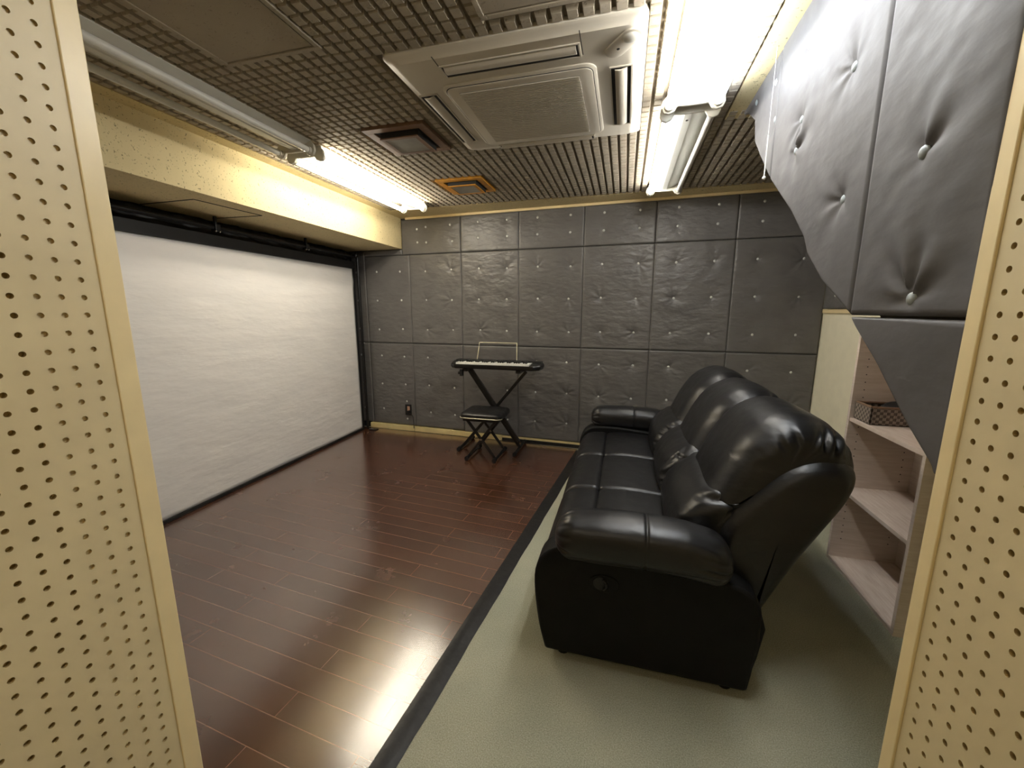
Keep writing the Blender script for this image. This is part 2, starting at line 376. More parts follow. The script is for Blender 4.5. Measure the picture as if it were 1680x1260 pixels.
for cx, cy, lx, ly in ((-.012, -.332, .252, .034), (-.012, .400, .25, .018), (.380, .045, .036, .24), (-.400, .045, .036, .24)):
    ao = MB().box((cx-lx, cy-ly, -.0335), (cx+lx, cy+ly, -.031)).build('air_outlet', 'ac_dark', ac)
    g = MB(); hz = lx > ly
    w = (ly if hz else lx)*.62; L = (lx if hz else ly)-.008
    prof = [(-w, -.0345), (-w*.5, -.040), (0, -.043), (w*.6, -.042), (w, -.039), (w, -.037), (0, -.038), (-w, -.0325)]
    if hz: g.prism([(cy+a-.008, z) for a, z in prof], 0, cx-L, cx+L)
    else: g.prism([(cx-a, z) for a, z in prof], 1, cy-L, cy+L)
    g.build('louver', 'ac_plastic', ao, smooth=True)
    f = MB(); t_ = .006
    for u, v, s, q in ((cx-lx-t_, cx+lx+t_, cy-ly-t_, cy-ly), (cx-lx-t_, cx+lx+t_, cy+ly, cy+ly+t_), (cx-lx-t_, cx-lx, cy-ly, cy+ly), (cx+lx, cx+lx+t_, cy-ly, cy+ly)): f.box((u, s, -.036), (v, q, -.031))
    f.build('outlet_rim', 'ac_plastic', ao)
for xx in (-.272, .25): MB().box((xx, -.43, -.0325), (xx+.003, -.30, -.0315)).build('panel_seam', 'ac_dark', ac)
# sensor: stadium base + round eye
sx, sy = .388, -.330
P1 = []
for c, a0 in (((sx+.028, sy-.035), -90-38), ((sx-.028, sy+.035), 90-38)):
    for k in range(9): a = R(a0+180*k/8); P1.append((c[0]+.036*math.cos(a), c[1]+.036*math.sin(a)))
cxm = sx; cym = sy
rings([(P1, -.030), ([((x-cxm)*.97+cxm, (y-cym)*.97+cym) for x, y in P1], -.037), ([((x-cxm)*.85+cxm, (y-cym)*.85+cym) for x, y in P1], -.039)], 'ac_plastic', 'sensor_base', ac)
MB().ball((sx+.026, sy-.033, -.038), .028, sc=(1, 1, .35), n=24).build('sensor_eye', 'white_metal', ac, smooth=True)
MB().ball((sx-.016, sy+.018, -.0385), .006, sc=(1, 1, .5)).build('sensor_lens', 'ac_dark', ac, smooth=True)
g = MB()
for k in (0, 1): g.prism([(-.262+k*.014, .402), (-.254+k*.014, .402), (-.266+k*.014, .43), (-.274+k*.014, .43)], 2, -.034, -.0325)
g.build('emblem', 'white_metal', ac)
# ---------------------------------------------------------------- fluorescent fixtures
def fixture(x, y0, y1, tubes, label, tubemats, mirror=False):
    L = y1-y0; f = thing('fluorescent_light', label, 'ceiling light', (x, y0, CZ-.006), group='twin tube ceiling lights')
    hw, nb, dz, tx, tz = .104, .016, .045, .095, .058
    MB().prism([(-hw, 0), (hw, 0), (hw, -.008), (nb, -dz), (-nb, -dz), (-hw, -.008)], 1, .012, L-.012).build('housing', 'white_metal', f, bevel=.0015)
    for yy, s in ((.012, -1), (L-.012, 1)):
        pts = [(-hw, -.0), (hw, 0), (hw, -.010), (.122, -.03), (.126, -.058), (.116, -.078), (.095, -.084), (.074, -.076), (.062, -.056), (.03, -.058), (-.03, -.058), (-.062, -.056), (-.074, -.076), (-.095, -.084), (-.116, -.078), (-.126, -.058), (-.122, -.03), (-hw, -.010)]
        a, b_ = (yy-.010, yy+.004) if s < 0 else (yy-.004, yy+.010)
        eb = MB().prism(pts, 1, a, b_).build('end_bracket', 'bracket', f, bevel=.003)
        for sx_ in (-1, 1): MB().tube((sx_*tx, yy, -tz), (sx_*tx, yy-s*.022, -tz), .019, 14).build('lamp_holder', 'bracket', eb, smooth=True)
    for sx_, on, tm in zip((-1, 1), tubes, tubemats):
        MB().tube((sx_*tx, .03, -tz), (sx_*tx, L-.03, -tz), .0155, 20).build('tube', tm if on else 'tube_off', f, smooth=True)
    MB().tube((0, .10, -dz-.004), (0, .10, -dz+.004), .006).build('screw', 'chrome', f)
    return f
fixture(.238, .80, 2.04, (1, 1), 'twin tube light with both tubes lit, nearest the padded stair wall', ('tube_mid', 'tube_cool'))
fixture(.236, 2.10, 3.35, (1, 0), 'twin tube light with only its left tube lit, ending near the back wall', ('tube_mid', 'tube_off'))
fixture(-1.785, .80, 2.03, (0, 0), 'unlit twin tube light over the screen side, ending at the passage wall', ('tube_off', 'tube_off'))
fixture(-1.79, 2.09, 3.35, (1, 1), 'twin tube light with both tubes lit warm beside the plaster beam', ('tube_warm', 'tube_warm'))

# ---------------------------------------------------------------- padded panels
BT = {}
def button(parent, x, y, z, r, mat, k='b'):
    key = (r, mat)
    if key not in BT:
        b = MB().ball((0, 0, 0), r, 16, 10, sc=(1, .62, 1)); o = b.build('button', mat, parent, smooth=True); BT[key] = o.data
    else:
        o = bpy.data.objects.new('button', BT[key]); COL.objects.link(o); o.parent = parent
    o.location = (x, y, z); return o
def padpanel(label, w, z0, z1, buttons, loc, rz, seed, T=.03, zlow=None, step=.009, dimple=.014, dr=.03, wr=.0022, fold=.0035, mat='vinyl', bmat='button', br=.0112, er=.005, bf=.85, group='padded panels on the back wall', cat='padded panel', scale=16, nfold=9, rot=0, an=(.8, 1.6)):
    root = thing('padded_panel', label, cat, loc, rz, group)
    nu = max(4, int(w/step)); nz = max(4, int((z1-z0)/step))
    g = .0008
    u = np.linspace(g, w-g, nu+1); U = np.repeat(u[:, None], nz+1, 1)
    lo_ = np.array([z0+g if zlow is None else max(z0+g, zlow(a)) for a in u]); lo_ = np.minimum(lo_, z1-g-.003)
    Z = lo_[:, None]+(z1-g-lo_)[:, None]*np.linspace(0, 1, nz+1)[None, :]
    cosd = 1.0 if zlow is None else .8
    e = np.minimum(np.minimum(U-g, w-g-U), np.minimum(z1-g-Z, (Z-lo_[:, None])*cosd))
    base = T*bf+T*(1-bf)*np.sqrt(np.clip(1-(1-np.clip(e/er, 0, 1))**2, 0, 1))
    P = np.stack([U.ravel(), Z.ravel()], 1)
    dd = np.zeros(U.shape); prox = np.zeros(U.shape)
    rs = np.random.RandomState(seed)
    for (bx, bz) in buttons:
        dx, dz = U-bx, Z-bz; r = np.hypot(dx, dz); th = np.arctan2(dz, dx)
        dd -= dimple*(.55+.6*rs.rand())*np.exp(-r/dr)
        ph, k = rs.rand()*6.28, rs.randint(nfold-3, nfold+2)
        amp = fold*(.3+1.2*rs.rand()**2)
        wav = np.cos(k*th+ph+.8*np.sin(2*th+ph*2)); wav = wav*(.5+.5*np.cos(th-rs.rand()*6.28))
        dd += amp*wav*np.exp(-r/(dr*2.2))*(1-np.exp(-r/(dr*.5)))
        prox += np.exp(-r/.12)
    Pr = P@np.array([[math.cos(rot), -math.sin(rot)], [math.sin(rot), math.cos(rot)]]); n1 = fbm(Pr, scale, seed+1, 4, an).reshape(U.shape); n2 = fbm(P, scale*.35, seed+2, 2).reshape(U.shape)
    dd += wr*n1*(.3+.7*np.clip(n2+.2, 0, 1)*1.6)+.002*n2
    edge = 1-np.exp(-e/.03)
    Y = -(base+dd*edge)
    n = (nu+1)*(nz+1); Vf = np.stack([U.ravel(), Y.ravel(), Z.ravel()], 1)
    Vl = list(map(tuple, Vf)); idx = np.arange(n).reshape(nu+1, nz+1)
    Fl = [(idx[i, j], idx[i+1, j], idx[i+1, j+1], idx[i, j+1]) for i in range(nu) for j in range(nz)]
    border = list(idx[:, 0])+list(idx[-1, 1:])+list(idx[-2::-1, -1])+list(idx[0, -2:0:-1])
    b0 = len(Vl); Vl += [(Vl[k][0], 0, Vl[k][2]) for k in border]; m = len(border)
    for i in range(m):
        j = (i+1) % m; Fl.append((border[j], border[i], b0+i, b0+j))
    mesh('upholstery', Vl, Fl, mat, True, root)
    for (bx, bz) in buttons:
        i = int(round((bx-g)/(w-2*g)*nu)); i = min(max(i, 0), nu); j = int(np.argmin(abs(Z[i]-bz)))
        button(root, bx, float(Y[i, j])+.0, bz, br, bmat)
    return root
SE = [-2.84, -2.665, -2.13, -1.555, -.97, -.372, .222, .827, 1.468]
CN = ['a narrow strip beside the screen frame', 'directly above or around the wall outlet', 'just left of the keyboard', 'behind the keyboard left half', 'behind the keyboard right half', 'over the far sofa arm', 'over the far end of the sofa back', 'beside the right corner']
BX = [[-2.775], [-2.525, -2.24], [-1.955, -1.665], [-1.375, -1.085], [-.795, -.495], [-.205, .09], [.39, .685], [1.0, 1.305]]
sd = 10
def wall_panel(x0, x1, z0, z1, bt, lab, **kw):
    global sd; sd += 1
    c = math.cos(WANG)
    return padpanel(lab, (x1-x0)/c, z0, z1, [((bx-x0)/c, bz) for bx, bz in bt], (x0, yw(x0)+.032, 0), WANG, sd, **kw)
for k in range(8):
    x0, x1 = SE[k], SE[k+1]; calm = k in (0, 1)
    kw = dict(wr=.0014 if calm else .0056, fold=.0014 if calm else .0085, dimple=.007 if calm else .019)
    jit = np.random.RandomState(k)
    def J(x, z): return (x+jit.uniform(-.008, .008), z+jit.uniform(-.006, .006))
    wall_panel(x0, x1, .965, 1.915 if k == 0 else 1.858, [J(x, z) for x in BX[k] for z in (1.70, 1.41, 1.11)], 'grey padded back wall panel, middle row, '+CN[k], **kw)
    zs = (.82, .52, .23)
    kw['wr'] = .0018 if k < 3 else .0062; kw['fold'] = .0018 if k < 3 else .0100
    bl = [J(x, z) for x in BX[k] for z in zs]
    if k == 1: bl = [J(BX[1][0], z) for z in zs]+[(-2.24, .82), (-2.24, .52), (-2.235, .335), (-2.235, .14)]
    if k == 2: bl = [b_ for b_ in bl if not (b_[0] > -1.8 and b_[1] > .7)]
    wall_panel(x0, x1, .072 if k < 3 else .06, .962, bl, 'grey padded back wall panel, bottom row, '+CN[k], **kw)
TOP = [(-2.205, -1.558), (-1.555, -.972), (-.97, -.374), (-.372, .22), (.222, .825), (.827, 1.468)]
TN = ['against the plaster beam', 'second column right of the plaster beam', 'third column right of the beam', 'under the far end of the right lights', 'right of the far end of the right lights', 'next to the right corner']
TB = [[(-2.03, 2.10), (-1.93, 2.115), (-2.03, 1.975), (-1.93, 1.97), (-1.665, 2.12), (-1.645, 1.965)]]+[[(x, z) for x in BX[k] for z in (2.13, 1.985)] for k in (3, 4, 5, 6, 7)]
for k in range(6):
    wall_panel(TOP[k][0], TOP[k][1], 1.861, 2.196, TB[k], 'short grey padded wall panel, top row, '+TN[k], wr=.0010, fold=.0015, dimple=.009)
# small piece under the beam
wall_panel(-2.663, -2.208, 1.861, 1.917, [], 'narrow dark padded strip tucked under the plaster beam', wr=.001)
# right wall panels above the pale board
for i, (y0, y1) in enumerate(((3.63, 3.03), (3.03, 2.43))):
    padpanel(['grey padded panel on the right wall above the pale board, in the corner', 'grey padded panel on the right wall above the bookshelf'][i], .6, 1.315, 2.2, [(.15, 1.41), (.45, 1.41), (.15, 1.7), (.45, 1.7), (.15, 2.0), (.45, 2.0)], (XR-.001, y0, 0), -math.pi/2, 60+i, group='padded panels on the right wall')
struct(box('trim_right_board_top', (XR-.018, .78, 1.285), (XR-.001, 3.66, 1.312), 'cream_trim'))
# stair wall -----------------------------------------------------------------
XW = .497
ED = [(.776, 1.032), (.786, 1.046), (.859, 1.097), (.976, 1.192), (1.076, 1.262), (1.108, 1.289), (1.267, 1.371), (1.381, 1.454), (1.42, 1.505), (1.543, 1.604), (1.813, 1.786), (1.95, 1.90), (2.06, 1.995), (2.09, 2.09), (2.25, 2.19), (2.30, 2.2)]
def zed(y): return float(np.interp(y, [a for a, _ in ED], [b_ for _, b_ in ED]))
struct(MB().prism([(.79, 1.085), (2.20, 2.14), (2.26, CZ), (.79, CZ)], 0, XW+.034, XR).build('wall_stair', 'stone'))
def stair_panel(lab, ya, yb, z0, z1, bt, seed, diag=True, wr=.0075):
    # ya nearer the camera, yb farther
    return padpanel(lab, yb-ya, z0, z1, [(yb-y, z) for y, z in bt], (XW+.037, yb, 0), -math.pi/2, seed, T=.040, bf=.86,
        zlow=(lambda u: zed(yb-u)+.002) if diag else None, step=.0065, dimple=.015, dr=.030, wr=wr, fold=.0110, mat='vinyl_stair', bmat='button_stair', br=.0125, er=.005, group='padded panels of the stair wall', scale=8, nfold=6, rot=.75, an=(.45, 1.5))
stair_panel('large grey padded panel of the stair wall beside the right door trim', .764, 1.108, 1.29, 2.212, [(.938, 1.575), (.914, 1.322), (.93, 1.88)], 71, False)
stair_panel('bottom triangular grey padded panel of the stair wall, above the bookshelf side', .764, 1.106, 1.03, 1.287, [], 72, wr=.012)
stair_panel('middle grey padded panel of the stair wall with slanting lower edge', 1.111, 1.80, 1.29, 2.212, [(1.582, 2.094), (1.263, 1.874), (1.588, 1.891), (1.589, 1.801), (1.244, 1.571)], 73)
stair_panel('farthest grey padded panel of the stair wall, ending in a point at the ceiling', 1.803, 2.30, 1.78, 2.212, [(1.867, 2.131), (2.12, 2.175), (1.835, 1.993)], 74)
c = thing('pull_cord', 'thin white pull cord with a small ball tip hanging by the stair wall', 'cord', (.474, 1.80, 0))
MB().tube((0, 0, 2.15), (0, 0, 1.93), .0008, 8).tube((0, 0, 1.93), (0, 0, 1.79), .0022, 8).build('cord', 'white_metal', c, smooth=True)
MB().ball((0, 0, 1.785), .0065).build('ball_tip', 'white_metal', c, smooth=True)
MB().tube((0, 0, 2.15), (0, 0, 2.216), .001, 6).build('hanger', 'white_metal', c)

# ---------------------------------------------------------------- plank floor, edge strip, baseboards
PA = math.atan(-.0865)
def divx(y): return -.641+.0929*(y-.821)
pf = MB().prism([(XL+.02, .56), (-.93, .56), (-.93, -.9), (divx(-.9), -.9), (divx(3.70), 3.712), (-1.0, 3.75), (-1.9, 3.79), (XL+.02, 3.84)], 2, .001, .012)
ca, sa = math.cos(-PA), math.sin(-PA)
ox, oy = -.66, 1.202+.0
pf.V = [((x-ox)*ca-(y-oy)*sa, (x-ox)*sa+(y-oy)*ca, z) for x, y, z in pf.V]
o = pf.build('plank_flooring', 'plank'); o.location = (ox, oy, 0); o.rotation_euler = (0, 0, PA)
tag(o, 'glossy dark brown plank flooring laid on the screen side', 'flooring')
b = MB(); n = 60
V = []; F = []
for i in range(n+1):
    y = -.9+i*(3.66+.9)/n; x = divx(y); w = .066-.0015*math.sin(i*.9); k = .0015*math.sin(i*1.7)
    V += [(x-.004, y, .0135+k*.3), (x+.014, y, .014), (x+w*.6, y, .008+k), (x+w+.0008*math.sin(i*2.3), y, .0015)]
for i in range(n):
    for j in range(3): F.append((4*i+j, 4*i+j+1, 4*i+5+j, 4*i+4+j))
b.V = V; b.F = F; b.I = [0]*len(F)
tag(b.build('edge_strip', 'strip_black', smooth=True), 'black rubber edging strip between planks and carpet', 'floor strip')
def wallbox(name, x0, x1, z0, z1, d0, d1, mat, bevel=.001):
    o = MB().box((0, -d1, z0), ((x1-x0)/math.cos(WANG), -d0, z1)).build(name, mat, bevel=bevel); o.location = (x0, yw(x0)+.03, 0); o.rotation_euler = (0, 0, WANG); return o
wallbox('baseboard_back', -2.70, -2.136, .013, .066, 0, .05, 'woodbase')['kind'] = 'structure'
wallbox('baseboard_back_2', -2.133, -1.70, .013, .064, 0, .05, 'woodbase')['kind'] = 'structure'
wallbox('baseboard_back_3', -1.698, -1.14, .013, .060, 0, .05, 'woodbase')['kind'] = 'structure'
wallbox('baseboard_back_4', -1.22, 1.46, .034, .056, 0, .022, 'woodbase')['kind'] = 'structure'
wallbox('baseboard_back_shadow', -1.14, 1.46, .0, .032, 0, .03, 'strip_black')['kind'] = 'structure'  # dark strip stands in for the shadow at the plank platform edge

# ---------------------------------------------------------------- projection screen and its frame
YA, YB = 1.30, 3.735
def sx(y): return -2.667-.0275*(y-1.64)
sc = thing('projection_screen', 'large white cloth projection screen in a black frame on the left', 'screen', (0, 0, 0))
ny, nz = 90, 60; V = []; F = []
Yg, Zg = np.meshgrid(np.linspace(YA, YB-.012, ny+1), np.linspace(.032, 1.735, nz+1), indexing='ij')
Pn = np.stack([Yg.ravel(), Zg.ravel()], 1)
D = .0035*fbm(Pn, 5, 3, 3, (.6, 1.6)).reshape(Yg.shape)+.0016*fbm(Pn, 14, 5, 2, (.4, 2)).reshape(Yg.shape)
edge = np.clip(np.minimum(np.minimum(Zg-.032, 1.735-Zg), YB-.012-Yg)/.15, 0, 1)
X = np.vectorize(sx)(Yg)+D*edge+.02*np.exp(-((Zg-1.60)/.05)**2)*.35
V = np.stack([X.ravel(), Yg.ravel(), Zg.ravel()], 1); idx = np.arange(len(V)).reshape(ny+1, nz+1)
F = [(idx[i, j], idx[i+1, j], idx[i+1, j+1], idx[i, j+1]) for i in range(ny) for j in range(nz)]
s_ = mesh('cloth', V, F, 'screen', True, sc)
md = s_.modifiers.new('thick', 'SOLIDIFY'); md.thickness = .003; md.offset = -1
def ybox(name, y0, y1, z0, z1, d0, d1, mat, parent, bevel=.002):
    b = MB(); V = [(sx(y)+d, y, z) for z in (z0, z1) for y in (y0, y1) for d in (d0, d1)]
    b.add(V, [(0, 1, 3, 2), (4, 6, 7, 5), (0, 4, 5, 1), (2, 3, 7, 6), (0, 2, 6, 4), (1, 5, 7, 3)]); return b.build(name, mat, parent, bevel=bevel)
ybox('bottom_bar', YA, YB+.01, .012, .034, -.03, .012, 'black', sc)
ybox('top_bar', YA, YB+.01, 1.728, 1.80, -.05, .02, 'black', sc)
ybox('side_bar', YB-.012, YB+.012, .012, 1.80, -.03, .008, 'black', sc)
# black cloth valance with soft folds + pipe rail with clamps
va = MB(); V = []; F = []
for i in range(91):
    y = YA+(YB+.06-YA)*i/90
    for j in range(9):
        z = 1.795+.123*j/8; x = sx(min(y, YB+.06))-.085+.010*math.sin(i*.55+j*.4)+.007*math.sin(i*1.3+j)-.004*j
        V.append((x, y, z))
for i in range(90):
    for j in range(8): F.append((i*9+j, i*9+j+9, i*9+j+10, i*9+j+1))
va = mesh('valance', V, F, 'vinyl', True); va.data.materials[0] = M['black']
md = va.modifiers.new('thick', 'SOLIDIFY'); md.thickness = .003
tag(va, 'black gathered cloth above the projection screen, under the beam', 'cloth')
pr_ = thing('pipe_rail', 'black pipe rail with clamps running above the projection screen', 'rail')
MB().tube((sx(YA)+.03, YA, 1.845), (sx(YB)+.03, YB-.02, 1.845), .014, 14).build('pipe', 'black_gloss', pr_, smooth=True)
MB().tube((sx(YB)+.035, YB+.035, .02), (sx(YB)+.035, YB+.035, 1.90), .014, 14).build('upright_pipe', 'black_gloss', pr_, smooth=True)
MB().ball((sx(YB)+.035, YB+.015, 1.862), .026).build('joint', 'black_gloss', pr_, smooth=True)
for y in (2.22, 3.05):
    MB().box((sx(y)+.008, y-.018, 1.825), (sx(y)+.052, y+.018, 1.868)).box((sx(y)+.02, y-.008, 1.86), (sx(y)+.04, y+.008, 1.918)).build('clamp', 'black_gloss', pr_, bevel=.003)
    for d in (-.014, .014): MB().ball((sx(y)+.045, y+d, 1.822), .007).build('clamp_bolt', 'chrome', pr_, smooth=True)
ft = thing('frame_foot', 'small metal foot plate of the screen frame in the back left corner', 'bracket', (-2.60, 3.74, .012))
MB().box((-.055, -.02, 0), (.035, .045, .008)).build('plate', 'black_metal', ft, bevel=.002)
MB().tube((-.05, .0, .012), (.01, -.012, .016), .007).build('bolt', 'chrome', ft, smooth=True)

# ---------------------------------------------------------------- outlet with plug and cord
ox_ = -2.215
ou = thing('wall_outlet', 'dark recessed wall outlet near the floor left of the stool', 'outlet', (ox_, yw(ox_), .245), WANG)
MB().box((-.036, -.009, -.058), (.036, .004, .058)).build('plate', 'black', ou, bevel=.002)
MB().box((-.008, -.013, -.01), (.022, -.008, .04)).build('socket', 'socket', ou, bevel=.002)
pl = thing('power_plug', 'black plug with a cord hanging from the wall outlet', 'plug', (ox_, yw(ox_), .245), WANG)
MB().box((.012, -.05, -.035), (.045, -.013, 0)).build('plug_body', 'black_gloss', pl, bevel=.004)
MB().path([(.03, -.045, -.02), (.06, -.05, -.03), (.078, -.045, -.06), (.082, -.04, -.12), (.085, -.045, -.19)], .004).build('cord', 'black_gloss', pl, smooth=True)

# ---------------------------------------------------------------- bookshelf and its basket
bs = thing('bookshelf', 'narrow pale open bookshelf standing under the stair wall', 'bookshelf', (1.11, 1.795, 0))
Wd, Dp, Ht, th = .569, .30, 1.20, .018
def pins(b, y, sgn):
    for xx in (.045, Dp-.05):
        for k in range(26):
            z = .12+k*.038
            if abs(z-.41) < .02 or abs(z-.776) < .02: continue
            b.prism([(xx+.0028*math.cos(a), z+.0028*math.sin(a)) for a in [2*math.pi*i/8 for i in range(8)]], 1, y, y+sgn*.0006, 1)
b = MB().box((0, 0, 0), (Dp, th, Ht)); pins(b, th, 1); b.build('side_panel', 'laminate', bs, mats=['laminate', 'ac_dark'])
b = MB().box((0, Wd-th, 0), (Dp, Wd, Ht)); pins(b, Wd-th, -1); b.build('side_panel', 'laminate', bs, mats=['laminate', 'ac_dark'])
MB().box((0, th, Ht-th), (Dp, Wd-th, Ht)).build('top_board', 'laminate_h', bs, bevel=.001)
MB().box((0, th, .0), (Dp, Wd-th, th)).build('bottom_board', 'laminate_h', bs, bevel=.001)
for z in (.41, .776): MB().box((.004, th, z-th), (Dp-.006, Wd-th, z)).build('shelf', 'laminate_h', bs, bevel=.001)
MB().box((Dp-.006, th, th), (Dp, Wd-th, Ht-th)).build('back_panel', 'laminate', bs)
bk = thing('storage_basket', 'rectangular grey-brown woven basket on the upper bookshelf board', 'basket', (1.125, 2.203, .777))
bw, bd, bh, tt = .26, .137, .082, .007
f = MB(); f.box((0, 0, 0), (bw, bd, .006)).box((0, 0, 0), (tt, bd, bh)).box((bw-tt, 0, 0), (bw, bd, bh)).box((0, 0, 0), (bw, tt, bh)).box((0, bd-tt, 0), (bw, bd, bh)); f.build('body', 'woven', bk, bevel=.002)
f = MB(); r_ = .005
f.path([(r_, r_, bh), (bw-r_, r_, bh), (bw-r_, bd-r_, bh), (r_, bd-r_, bh), (r_, r_, bh)], .0062); f.build('rim', 'wood_brown', bk, smooth=True)
cl = MB().ball((1.275, 2.27, .836), .045, 20, 12, sc=(1.9, 1.0, 1.05)); cl.V = [(x, y, z+.008*math.sin(60*x)*math.cos(53*y)) for x, y, z in cl.V]
tag(cl.build('cloth_bundle', 'black', smooth=True), 'dark bundle of cloth lying inside the woven basket', 'cloth')

# ---------------------------------------------------------------- keyboard on its stand, stool
KY = 3.44
kb = thing('keyboard', 'black electronic keyboard with white keys on an X stand', 'keyboard', (-1.085, KY, .797))
body = [(-.43, .02), (-.405, -.085), (-.36, -.118), (.36, -.118), (.415, -.075), (.43, .02), (.40, .115), (-.40, .115)]
b = MB(); n = len(body); V = []
for s, z in ((.97, 0), (1, .012), (1, .030), (.975, .040)): V += [(x*s, y*s, z+(y+.118)*.10*(z > .01)) for x, y in body]
F = [tuple(range(n))[::-1], tuple(range(3*n, 4*n))]
for l in range(3):
    for i in range(n): F.append((l*n+i, l*n+(i+1) % n, (l+1)*n+(i+1) % n, (l+1)*n+i))
b.add(V, F); b.build('body', 'black_gloss', kb, bevel=.002)
nk = 32; kx0, kx1 = -.345, .325; kw_ = (kx1-kx0)/nk
for i in range(nk):
    x = kx0+i*kw_; q = MB().box((x+.0008, -.114, .036), (x+kw_-.0008, .02, .054)).build('white_key', 'bone', kb)
for i in range(nk-1):
    if i % 7 in (2, 6): continue
    x = kx0+(i+1)*kw_; MB().box((x-.0055, -.055, .054), (x+.0055, .02, .064)).build('black_key', 'black_gloss', kb)
MB().box((-.40, .024, .050), (.40, .108, .064)).build('control_panel', 'black', kb, bevel=.003)
MB().path([(-.215, .085, .06), (-.205, .13, .215), (.155, .13, .215), (.165, .085, .06)], .0042).build('music_rest', 'wire', kb, smooth=True)
ks = thing('keyboard_stand', 'black double-braced X stand carrying the keyboard', 'stand', (-1.085, KY+.02, .012))
zt = .775
def bar(p, q, w, d, name, parent, mat='black_metal'):
    p = Vector(p); q = Vector(q); dv = (q-p).normalized(); s = Vector((0, 1, 0)); s = (s-dv*s.dot(dv)).normalized(); t2 = dv.cross(s)
    V = []
    for c in (p, q):
        for a, e in ((-1, -1), (1, -1), (1, 1), (-1, 1)): V.append(tuple(c+s*(a*d/2)+t2*(e*w/2)))
    return MB().add(V, [(0, 3, 2, 1), (4, 5, 6, 7), (0, 1, 5, 4), (1, 2, 6, 5), (2, 3, 7, 6), (3, 0, 4, 7)]).build(name, mat, parent, bevel=.003)
bar((-.30, .06, zt-.02), (.20, .06, .03), .028, .024, 'leg_tube', ks); bar((-.25, .01, zt-.02), (.165+.04, .01, .10), .028, .024, 'leg_tube', ks)
bar((.26, .035, zt-.02), (-.34, .035, .03), .028, .024, 'leg_tube', ks)
MB().tube((-.02, -.02, .39), (-.02, .09, .39), .028, 18).build('pivot_disc', 'black_metal', ks, smooth=True)
for x in (-.27, .22): MB().box((x-.02, -.11, zt-.02), (x+.02, .15, zt+.005)).build('top_arm', 'black_metal', ks, bevel=.004)
MB().box((-.315, -.12, .715), (-.29, -.09, zt)).tube((-.335, -.1, .74), (-.29, -.1, .74), .012).build('clamp_knob', 'black', ks)
for x in (-.35, .19):
    MB().tube((x, -.10, .022), (x, .27, .022), .014, 12).build('foot_bar', 'black_metal', ks, smooth=True)
    for y in (-.10, .27): MB().tube((x, y-.014, .020), (x, y+.014, .020), .019, 12).build('rubber_foot', 'black', ks, smooth=True)
st = thing('folding_stool', 'small black padded folding X stool in front of the keyboard', 'stool', (-1.145, 3.30, .012))
P1 = rrect(.185, .165, .045); 
rings([([(x*.95, y*.95) for x, y in P1], .372), (P1, .380), ([(x*1.01, y*1.01) for x, y in P1], .400), (P1, .415), ([(x*.93, y*.92) for x, y in P1], .427), ([(x*.7, y*.7) for x, y in P1], .431)], 'leather', 'seat', st)
MB().path([(x*1.015, y*1.015, .388) for x, y in P1 if y < -.10], .0035, 6).build('piping', 'wire', st, smooth=True)
MB().box((-.16, -.14, .355), (.16, .14, .374)).build('seat_base', 'black_metal', st)
for y in (-.125, .145):
    bar((-.125, y, .36), (.125, y, .03), .022, .018, 'leg', st); bar((.125, y+.02, .36), (-.125, y+.02, .03), .022, .018, 'leg', st)
    MB().tube((0, y-.012, .195), (0, y+.032, .195), .009).build('pivot_bolt', 'chrome', st, smooth=True)
for x in (-.125, .125):
    MB().tube((x, -.15, .024), (x, .18, .024), .011, 12).build('foot_bar', 'black_metal', st, smooth=True)
    for y in (-.15, .18): MB().tube((x, y-.012, .022), (x, y+.012, .022), .020, 12).build('rubber_foot', 'black', st, smooth=True)

# ---------------------------------------------------------------- recliner sofa
def catmull(P, n, closed=True):
    P = np.array(P, float); m = len(P); out = []
    seg = m if closed else m-1; L = []
    for i in range(seg):
        p0, p1, p2, p3 = (P[(i-1) % m], P[i], P[(i+1) % m], P[(i+2) % m]) if closed else (P[max(i-1, 0)], P[i], P[i+1], P[min(i+2, m-1)])
        for t in np.linspace(0, 1, 24, endpoint=False):
            out.append(.5*((2*p1)+(-p0+p2)*t+(2*p0-5*p1+4*p2-p3)*t*t+(-p0+3*p1-3*p2+p3)*t**3))
    if not closed: out.append(P[-1])
    out = np.array(out)
    if closed: out = np.vstack([out, out[:1]])
    d = np.r_[0, np.cumsum(np.linalg.norm(np.diff(out, axis=0), axis=1))]
    s = np.linspace(0, d[-1], n, endpoint=not closed)
    return np.stack([np.interp(s, d, out[:, 0]), np.interp(s, d, out[:, 1])], 1)
